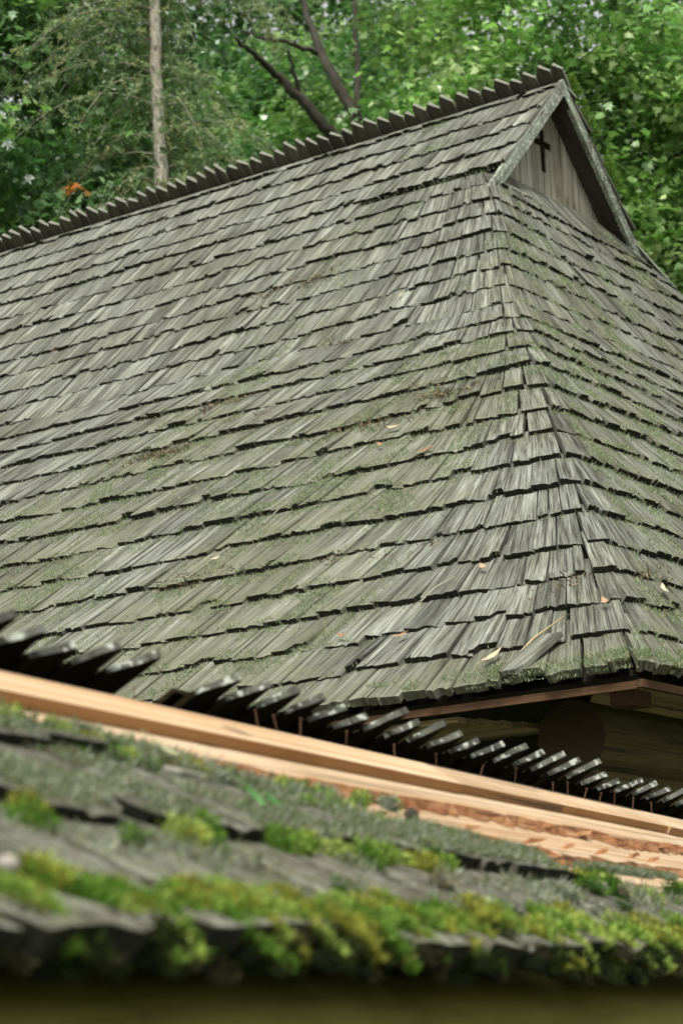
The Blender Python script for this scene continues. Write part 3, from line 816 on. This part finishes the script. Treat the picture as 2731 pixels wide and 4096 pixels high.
for _ in range(60):
    a = U(-.6, 1.0); cushion(a, .362 + U(-.012, .012), U(.008, .02), U(.008, .016), U(.006, .014), GRN + PALE, 45, base=.006)
for _ in range(45):
    a = U(-.5, 2.2); n_ = rlim(a) - U(.0, .05); cushion(a, n_, U(.008, .02), U(.008, .016), U(.005, .012), GRN + PALE[:2], 45, base=.01)
for _ in range(40):
    a = U(-1, 3.2); cushion(a, U(.03, .16), U(.008, .02), U(.008, .02), U(.004, .010), GRN + PALE, 40, base=.02)
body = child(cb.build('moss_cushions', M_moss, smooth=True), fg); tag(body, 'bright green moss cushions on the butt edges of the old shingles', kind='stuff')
# pale fuzz over the middle rows
def add(s_):
    for L_, x_ in zip((P, Nn, ln, cols), s_): L_.extend(x_)
add(clump_pts(60000, lambda: U(-.7, 2.8), lambda a: U(.20, max(.22, rlim(a) + .01)), lambda a, n, w_: .012 if n > .37 else .018 * max(0, 1 - (n - .19) / .2) + .004, (.004, .012), PALE + [(.12, .17, .05)], -.08, 9))
add(clump_pts(9000, lambda: U(-.9, 3.2), lambda a: U(.03, .18), lambda a, n, w_: .024 * (1 - n / .25) + .003, (.006, .016), PALE, .12, 7, 5.0))
add(clump_pts(6000, lambda: U(-.6, 2.6), lambda a: rlim(a) + U(-.03, .008), lambda a, n, w_: .003, (.008, .022), PALE + GRN[:1], -.3, 5, 2.0))
print('fg blades', len(P))
o = child(blades('moss_blades', P, Nn, ln, cols, wdt=.0012), fg); tag(o, 'fine moss and grey-green lichen fuzz over the old shingles', kind='stuff')
# white lichen crusts on the tooth ends
# ------------------------------------------------------------------ small loose things
def litter_leaf(name, p, nrm, size, col, label, cat='leaf', curl=.3, lobes=False, rot=None):
    nrm = Vector(nrm).normalized(); t1 = nrm.cross(Vector((U(-1, 1), U(-1, 1), U(-1, 1)))).normalized(); t2 = nrm.cross(t1)
    mb = MB(); n_ = 12; v = [tuple(Vector(p) + nrm * .006)]
    for k in range(n_):
        an = 2 * math.pi * k / n_; r = size * (.5 if not lobes else (.5 if k % 2 else .3)); x_ = math.cos(an) * r * (1.5 if not lobes else 1); y_ = math.sin(an) * r * (.6 if not lobes else 1)
        if not lobes: y_ *= (1 - .5 * abs(math.cos(an)))
        v.append(tuple(Vector(p) + t1 * x_ + t2 * y_ + nrm * (.006 + curl * (x_ * x_ + y_ * y_) / size + U(0, .002))))
    st = tuple(Vector(p) + t1 * size * 1.1 + nrm * .01)
    mb.add(v, [(0, k + 1, (k + 1) % n_ + 1) for k in range(n_)], None, col)
    mb.tube([v[1], st], .0008, 4, col)
    o = mb.build(name, M_lit); o.location = (0, 0, 0)
    return tag(o, label, cat)
LL = [
 (912, 997, .05, (.42, .34, .21), 'curled tan leaf lying mid-roof, largest tan leaf on the shingles'),
 (880, 1038, .035, (.32, .20, .11), 'small brown leaf just below the curled tan leaf on the roof'),
 (985, 1050, .05, (.26, .15, .08), 'narrow red-brown leaf on the roof right of the middle'),
 (925, 692, .03, (.50, .38, .22), 'pale dry leaf on the upper roof left of the hip'),
 (128, 818, .022, (.45, .12, .04), 'tiny orange-red leaf fleck on the upper left of the roof'),
 (1118, 1322, .035, (.45, .30, .18), 'pale brown leaf near the lower roof below the hip bend'),
 (795, 1480, .03, (.30, .17, .09), 'rusty leaf on the third row above the eave'),
 (932, 1480, .035, (.32, .19, .10), 'rusty orange leaf fourth row up, left of the eave end'),
 (1140, 1530, .05, (.60, .45, .28), 'oval cream leaf lying near the eave edge'),
 (1398, 1404, .035, (.40, .26, .16), 'pinkish brown leaf at the foot of the hip'),
 (1510, 1376, .05, (.60, .52, .34), 'cream leaf lying on the hip side near the right corner'),
 (505, 1300, .03, (.55, .42, .28), 'small beige leaf on the lower left of the roof'),
]
for (px, py, sz, c_, lb) in LL:
    p, nn = roof_pt(px, py); litter_leaf('fallen_leaf', p, nn, sz, c_, lb)
def stick(name, px, py, ang, ln_, th, mat, label, cat, tint=(.9, 0, 0)):
    p, nn = roof_pt(px, py); u = Vector((1, 0, 0)) if abs(nn.y) > .3 else Vector((0, 1, 0)); v_ = nn.cross(u)
    if v_.z < 0: v_ = -v_
    d = u * math.cos(ang) + v_ * math.sin(ang); mb = MB()
    mb.tube([p - d * ln_ / 2, p + nn * .008, p + d * ln_ / 2 + u * ln_ * .06], [th, th, th * .5], 5, tint); return tag(mb.build(name, mat), label, cat)
stick('grass_stem', 650, 1185, R_(80), .22, .003, M_gable, 'pale forked dry stem lying up the middle of the roof', 'stem', (1, 0, 0))
stick('grass_stem', 1235, 1490, R_(75), .26, .004, M_wallbeam, 'pale split sliver lying down the lower right of the roof', 'stem', (1, 0, 0))
stick('grass_stem', 1010, 1370, R_(68), .15, .003, M_gable, 'thin grey stem curved over a mossy row near the eave', 'stem', (1, 0, 0))
# loose pointed shingle lying on the eave
mb = MB(); p, nn = roof_pt(1215, 1535); dnv = Vector((0, -.81, -.58)); q = p + nn * .002
out = [(-.03, -.12), (.045, -.12), (.045, .05), (.03, .085), (-.02, .09), (-.03, .05)]
v = []
for h in (0, .016):
    for (x_, y_) in out: v.append(tuple(q + Vector((1, 0, 0)) * (x_ + y_ * -.25) + dnv * y_ + nn * h))
mb.add(v, [(5, 4, 3, 2, 1, 0), (6, 7, 8, 9, 10, 11)] + [(i, (i + 1) % 6, 6 + (i + 1) % 6, 6 + i) for i in range(6)], [(a_ + 3, b_, 3) for a_, b_ in out] * 2, (.5, 0, 0))
tag(mb.build('loose_shingle', M_shingle), 'loose grey shingle with a pointed end lying at the eave', 'shingle')
# things on the near roof
def fgp(px, py, h=.01):
    r_ = ray(px, py); t_ = (Fp(0, 0, h) - C).dot(FN) / r_.dot(FN); return C + r_ * t_
litter_leaf('green_leaf', fgp(578, 1842, .018), FN + nv * -.8, .030, (.10, .26, .07), 'fresh green leaf lying in the lichen of the close roof', 'leaf', .2)
litter_leaf('green_leaf', fgp(612, 1843, .018), FN + nv * -.8, .020, (.06, .22, .04), 'smaller darker green leaf beside the fresh green leaf', 'leaf', .2)
litter_leaf('fallen_leaf', fgp(365, 1728, .02), FN - nv * .3, .030, (.36, .36, .20), 'pale yellow-green dead leaf below the new planks on the left', 'leaf', .3)
mb = MB(); mb.tube([fgp(375, 1765, .02), fgp(412, 1772, .024), fgp(455, 1782, .018)], .0035, 6, (.9, 0, 0)); tag(mb.build('wood_sliver', M_gable), 'grey wood sliver lying below the new planks', 'sliver')
def pebble(name, p, r, mat, label, cat):
    mb = MB(); n1, n2 = 12, 7; v = []; f = []
    for j in range(n2 + 1):
        th = math.pi * j / n2
        for i in range(n1):
            ph = 2 * math.pi * i / n1; k = r * (1 + .15 * noise.noise(Vector((math.cos(ph) * math.sin(th), math.sin(ph) * math.sin(th), math.cos(th))) * 1.5))
            v.append(tuple(Vector(p) + Vector((math.cos(ph) * math.sin(th) * k, math.sin(ph) * math.sin(th) * k, math.cos(th) * k * .8))))
    f = [(j * n1 + i, j * n1 + (i + 1) % n1, (j + 1) * n1 + (i + 1) % n1, (j + 1) * n1 + i) for j in range(n2) for i in range(n1)]
    mb.add(v, f); return tag(mb.build(name, mat, smooth=True), label, cat)
pebble('pebble', fgp(20, 1985, .03), .009, M_stone, 'pale round pebble on the close mossy roof at the left edge', 'pebble')
pebble('pine_cone', fgp(945, 1872, .004), .011, M_bark, 'dark round cone lying where moss meets the fresh plank', 'cone')

# ------------------------------------------------------------------ trees
MAPLE = np.array([(0, 0, 0), (0, -.45, .0), (.22, -.38, .02), (.52, -.30, -.04), (.26, -.05, .03), (.50, .22, -.06), (.20, .16, .03), (0, .62, -.10), (-.20, .16, .03), (-.50, .22, -.06), (-.26, -.05, .03), (-.52, -.30, -.04), (-.22, -.38, .02)], np.float32)
MT = [(0, i, i + 1) for i in range(1, 12)] + [(0, 12, 1)]
OVAL = np.array([(0, -.5, 0), (.2, -.1, .04), (0, .5, -.05), (-.2, -.1, .04)], np.float32); OT = [(0, 1, 2), (0, 2, 3)]
def leaves(name, centres, per, spread, size, pal, parent, shape='maple', flat=.45, droop=.5, clumpvar=.55):
    """leaf sprays: per leaves round each centre, flattened"""
    nC = len(centres); n = nC * per
    cen = np.repeat(np.array(centres), per, 0)
    off = rng.normal(size=(n, 3)) * spread; off[:, 2] *= flat
    off[:, 2] -= (off[:, 0] ** 2 + off[:, 1] ** 2) ** .5 * .25
    Pn = cen + off
    up = np.array([0, 0, 1.0]) + rng.normal(size=(n, 3)) * .6 + off / (spread * 6)
    up /= np.linalg.norm(up, axis=1)[:, None]
    fw = np.cross(up, rng.normal(size=(n, 3))); fw /= np.linalg.norm(fw, axis=1)[:, None]
    fw = fw + np.array([0, 0, -droop]); fw -= up * (fw * up).sum(1)[:, None]; fw /= np.linalg.norm(fw, axis=1)[:, None]
    sd_ = np.cross(fw, up)
    sz = size * rng.uniform(.6, 1.25, n)
    S = MAPLE if shape == 'maple' else OVAL; Tt = MT if shape == 'maple' else OT
    V = Pn[:, None] + (sd_[:, None] * S[None, :, 0:1] + fw[:, None] * S[None, :, 1:2] + up[:, None] * S[None, :, 2:3]) * sz[:, None, None]
    pal = np.array(pal); cc = pal[rng.integers(0, len(pal), nC)] * rng.uniform(1 - clumpvar, 1 + clumpvar, nC)[:, None]
    c_ = np.repeat(cc, per, 0) * rng.uniform(.8, 1.2, n)[:, None]
    return tri_mesh(name, V.reshape(-1, 3), len(S), Tt, c_, M_leaf, parent)

def crown_centres(cen, rad, n, gap=.0, seed=0.0, hollow=.35):
    out = []
    while len(out) < n:
        p = np.array([U(-1, 1), U(-1, 1), U(-1, 1)]); d = np.linalg.norm(p)
        if d > 1 or d < hollow * random.random() * 2: continue
        q = np.array(cen) + p * np.array(rad)
        if noise.noise(Vector(q * .75) + Vector((seed, seed, 0))) < gap: continue
        out.append(tuple(q))
    return out

def limb(mb, p0, p1, r0, r1, n=8, wob=.12, sides=7):
    p0, p1 = Vector(p0), Vector(p1); L = (p1 - p0).length; pts = []; rad = []
    sx, sy = U(0, 99), U(0, 99)
    for i in range(n + 1):
        q = i / n; e = math.sin(q * math.pi)
        pts.append(p0.lerp(p1, q) + Vector((noise.noise(Vector((q * 3, sx, 0))), noise.noise(Vector((q * 3, sy, 5))), noise.noise(Vector((q * 3, sx, 9))) * .5)) * wob * L * e); rad.append(r0 + (r1 - r0) * q)
    mb.tube(pts, rad, sides, (.5, 0, 0), cap=True); return pts

def broadleaf(name, label, px, dist, cz, rad, nclump, per, size, pal, gap=-.1, trunk_r=.22, limbs=None, seed=0.0, base_px=None, spread=.27, hollow=.35, group='broadleaf trees behind the roof', shape='maple'):
    b = at_dist(px, 1176, dist); base = Vector((b.x, b.y, GZ + .0)); ctr = Vector((b.x, b.y, C.z + cz))
    t = thing(name, label, 'tree', tuple(base), group)
    tr = MB(); top = ctr + Vector((0, 0, rad[2] * .4))
    tp = limb(tr, base - Vector((0, 0, .2)), top, trunk_r, trunk_r * .3, 12, .03, 9)
    cs = crown_centres(tuple(ctr), rad, nclump, gap, seed, hollow)
    # limbs towards some of the sprays
    for c_ in random.sample(cs, min(16, len(cs))):
        k = random.randrange(4, len(tp) - 1); limb(tr, tp[k], c_, trunk_r * .32, .012, 7, .1, 5)
    child(tr.build('trunk', M_bark, smooth=True), t)
    if limbs:
        for pts in limbs:
            lb = MB(); P3 = [at_dist(q[0], q[1], dist - q[3]) for q in pts]; rr = [q[2] * dist / FPX / 2 for q in pts]
            # smooth the given course
            fine_ = []; fr = []
            for i in range(len(P3) - 1):
                for k in range(6):
                    q = k / 6; fine_.append(P3[i].lerp(P3[i + 1], q) + Vector((U(-.02, .02), U(-.02, .02), U(-.02, .02)))); fr.append(rr[i] * (1 - q) + rr[i + 1] * q)
            fine_.append(P3[-1]); fr.append(rr[-1])
            lb.tube(fine_, fr, 8, (.5, 0, 0)); child(lb.build('limb', M_bark, smooth=True), t)
    o = child(leaves('crown', cs, per, spread, size, pal, None, shape), t)
    return t, cs

DK = [(.07, .15, .05), (.11, .21, .08), (.05, .11, .04), (.19, .30, .14)]
MD = [(.13, .25, .07), (.20, .32, .10), (.09, .19, .055), (.27, .38, .15)]
LT = [(.25, .40, .12), (.34, .47, .17), (.18, .32, .10), (.42, .52, .24)]
tL, cs = broadleaf('maple_tree', 'dark green maple at the left edge behind the low end of the ridge', -190, 22, 7.2, (2.9, 2.4, 5.0), 820, 80, .10, DK + MD[:2], gap=-.15, seed=3)
q = at_dist(155, 425, 19.6); child(leaves('autumn_leaves', [tuple(q), tuple(q + Vector((.05, .03, -.04)))], 7, .06, .09, [(.42, .13, .03), (.5, .25, .04)], None), tL)
LM = lambda pts: [(a_, b_, c_, d_ + 2.6) for a_, b_, c_, d_ in pts]
broadleaf('maple_tree', 'maple with dark bare limbs crossing behind the middle of the ridge', 760, 31, 9.4, (4.4, 3.0, 5.0), 760, 80, .105, MD + DK[:2], gap=.08, seed=11, hollow=.5, trunk_r=.2,
    limbs=[LM([(800, 345, 30, 1.2), (745, 290, 26, 1.4), (690, 225, 22, 1.6), (640, 175, 17, 1.8), (590, 130, 12, 2.2), (540, 85, 7, 2.6)]),
           LM([(840, 330, 32, .8), (815, 260, 28, .8), (775, 190, 24, .8), (735, 120, 20, .6), (705, 40, 16, .4), (685, -40, 12, .2)]),
           LM([(820, 270, 15, 1.1), (822, 180, 13, 1.1), (818, 80, 11, 1.1), (812, -30, 9, 1.1)]),
           LM([(690, 225, 10, 1.6), (672, 160, 8, 1.8), (660, 110, 6, 2.0)]),
           LM([(735, 120, 12, .6), (660, 98, 10, 1.0), (600, 84, 7, 1.2), (555, 70, 5, 1.4)])])
broadleaf('oak_tree', 'bright green oak spreading above the peak of the gable', 1330, 24, 9.4, (2.25, 2.0, 3.0), 460, 90, .098, LT + MD[:2], gap=-.08, seed=21, trunk_r=.2)
broadleaf('oak_tree', 'bright green oak right of the gable with sky between its leaves', 1640, 26, 6.6, (2.5, 2.2, 5.6), 430, 90, .098, LT[:3] + MD[:3], gap=.08, seed=33, trunk_r=.2,
    limbs=[LM([(1600, -20, 8, .5), (1530, 12, 8, .5), (1450, 45, 6, .5), (1390, 80, 4, .5)]), LM([(1620, 345, 9, .5), (1540, 360, 8, .5), (1470, 400, 6, .5), (1430, 440, 4, .5)])])
broadleaf('ash_tree', 'darker tree filling the gap behind the spruce', 400, 34, 9.5, (4.6, 3.2, 6.0), 820, 56, .12, DK, gap=-.08, seed=43)  # ash crowns use the dark palette, deep-foliage shade put into leaf colour
broadleaf('ash_tree', 'far tree filling the sky behind the spruce sprays and dark limbs', 620, 39, 14.0, (5.0, 3.6, 6.0), 900, 60, .14, DK, gap=-.15, seed=91)
broadleaf('ash_tree', 'distant tree half hidden behind the maple with dark limbs', 900, 46, 13.0, (6.0, 4, 5.0), 560, 60, .14, DK, gap=.12, seed=51, hollow=.5)
broadleaf('ash_tree', 'distant shaded tree low behind the bright oaks', 1400, 42, 8.4, (5.0, 4, 5.0), 560, 60, .14, DK, gap=.10, seed=63)
broadleaf('ash_tree', 'distant dark tree behind the left maple', -60, 40, 10, (5.0, 4, 7.5), 760, 50, .14, DK, gap=-.05, seed=71)
broadleaf('ash_tree', 'low shaded tree showing under the gable eave at the right edge', 1560, 33, 3.2, (3.0, 3, 4.0), 480, 56, .11, DK[:3], gap=-.25, seed=81)
# bare pale tree far behind
b = at_dist(905, 100, 50); t = thing('bare_tree', 'pale leafless forked tree against the sky at the top centre', 'tree', (b.x, b.y, GZ))
mb = MB(); P_ = lambda x_, y_: at_dist(x_, y_, 50)
mb.tube([(b.x, b.y, GZ)] + [P_(925, 300), P_(922, 120), P_(918, 55)], [.25, .14, .11, .09], 8, (.5, 0, 0)); o = child(mb.build('trunk', M_spruce_bark), t)
for pts in ([(918, 55), (900, 5), (885, -40)], [(918, 55), (928, 0), (935, -60)], [(921, 100), (940, 60), (955, 10)]):
    lb = MB(); lb.tube([P_(*q) for q in pts], [.07, .05, .03], 6, (.5, 0, 0)); child(lb.build('branch', M_spruce_bark), t)

# spruce: pale trunk, drooping sprays of needles
SD = 20; b = at_dist(368, 380, SD); t = thing('spruce_tree', 'spruce with a pale bare trunk and drooping yellow-green sprays', 'tree', (b.x, b.y, GZ))
topz = at_dist(350, -160, SD)
mb = MB(); base = Vector((b.x, b.y, GZ)); lo = at_dist(372, 410, SD); mid = at_dist(358, 150, SD)
pts = []; rad = []
for i in range(25):
    q = i / 24
    p = base.lerp(lo, min(1, q * 2)) if q < .5 else (lo.lerp(mid, (q - .5) * 4) if q < .75 else mid.lerp(topz, (q - .75) * 4))
    pts.append(p + Vector((U(-.006, .006), U(-.006, .006), 0))); rad.append(.092 - .046 * q)
mb.tube(pts, rad, 10, (.6, 0, 0), wob=.06); child(mb.build('trunk', M_spruce_bark, smooth=True), t)
bmz = MB(); NP = []; ND = []; NC = []
z = lo.z - 2.0
tw = []
while z < topz.z + 1.0:
    q = (z - base.z) / (topz.z - base.z); pc = base.lerp(topz, q)
    pc = Vector((mid.x, mid.y, z)) if True else pc
    for _ in range(6):
        an = U(0, 2 * math.pi); Lb = U(.4, 1.5); d = Vector((math.cos(an), math.sin(an), 0))
        tc_ = Vector((C.x - mid.x, C.y - mid.y, 0)).normalized()
        if d.dot(tc_) > .7: continue
        p = pc.copy(); pts = [p.copy()]
        for k in range(7):
            p = p + d * (Lb / 7) + Vector((0, 0, .05 - .045 * k)); pts.append(p.copy())
        bmz.tube(pts, [(.010 - .0011 * k) for k in range(8)], 4, (.3, 0, 0), cap=False)
        for k in range(1, 8):
            for s_ in range(5):
                st = pts[k] + Vector((U(-.1, .1), U(-.1, .1), U(-.03, .03))); dd = Vector((U(-.9, .9), U(-.9, .9), -U(.1, .9))) + d * .5
                tw.append((st, dd.normalized(), U(.08, .22)))
    z += .16
child(bmz.build('branches', M_spruce_bark), t)
PP = []; DD = []; ll = []; cc = []
pal = [(.15, .25, .10), (.20, .30, .13), (.27, .34, .15), (.12, .20, .09), (.34, .36, .17)]
for (st, dd, L_) in tw:
    c_ = random.choice(pal); k_ = int(L_ * 150)
    for i in range(k_):
        PP.append(tuple(st + dd * (L_ * i / k_) + Vector((U(-.012, .012), U(-.012, .012), U(-.012, .012))))); DD.append(tuple(dd * .5)); ll.append(U(.02, .045)); j = U(.7, 1.3); cc.append((c_[0] * j, c_[1] * j, c_[2] * j))
print('needles', len(PP))
o = child(blades('needles', PP, DD, ll, cc, wdt=.006, mat=M_leaf, lean=.55), t)
for o in list(COL.objects):
    if o.type == 'MESH' and o.parent is None and 'kind' not in o and 'label' not in o: print('untagged', o.name)
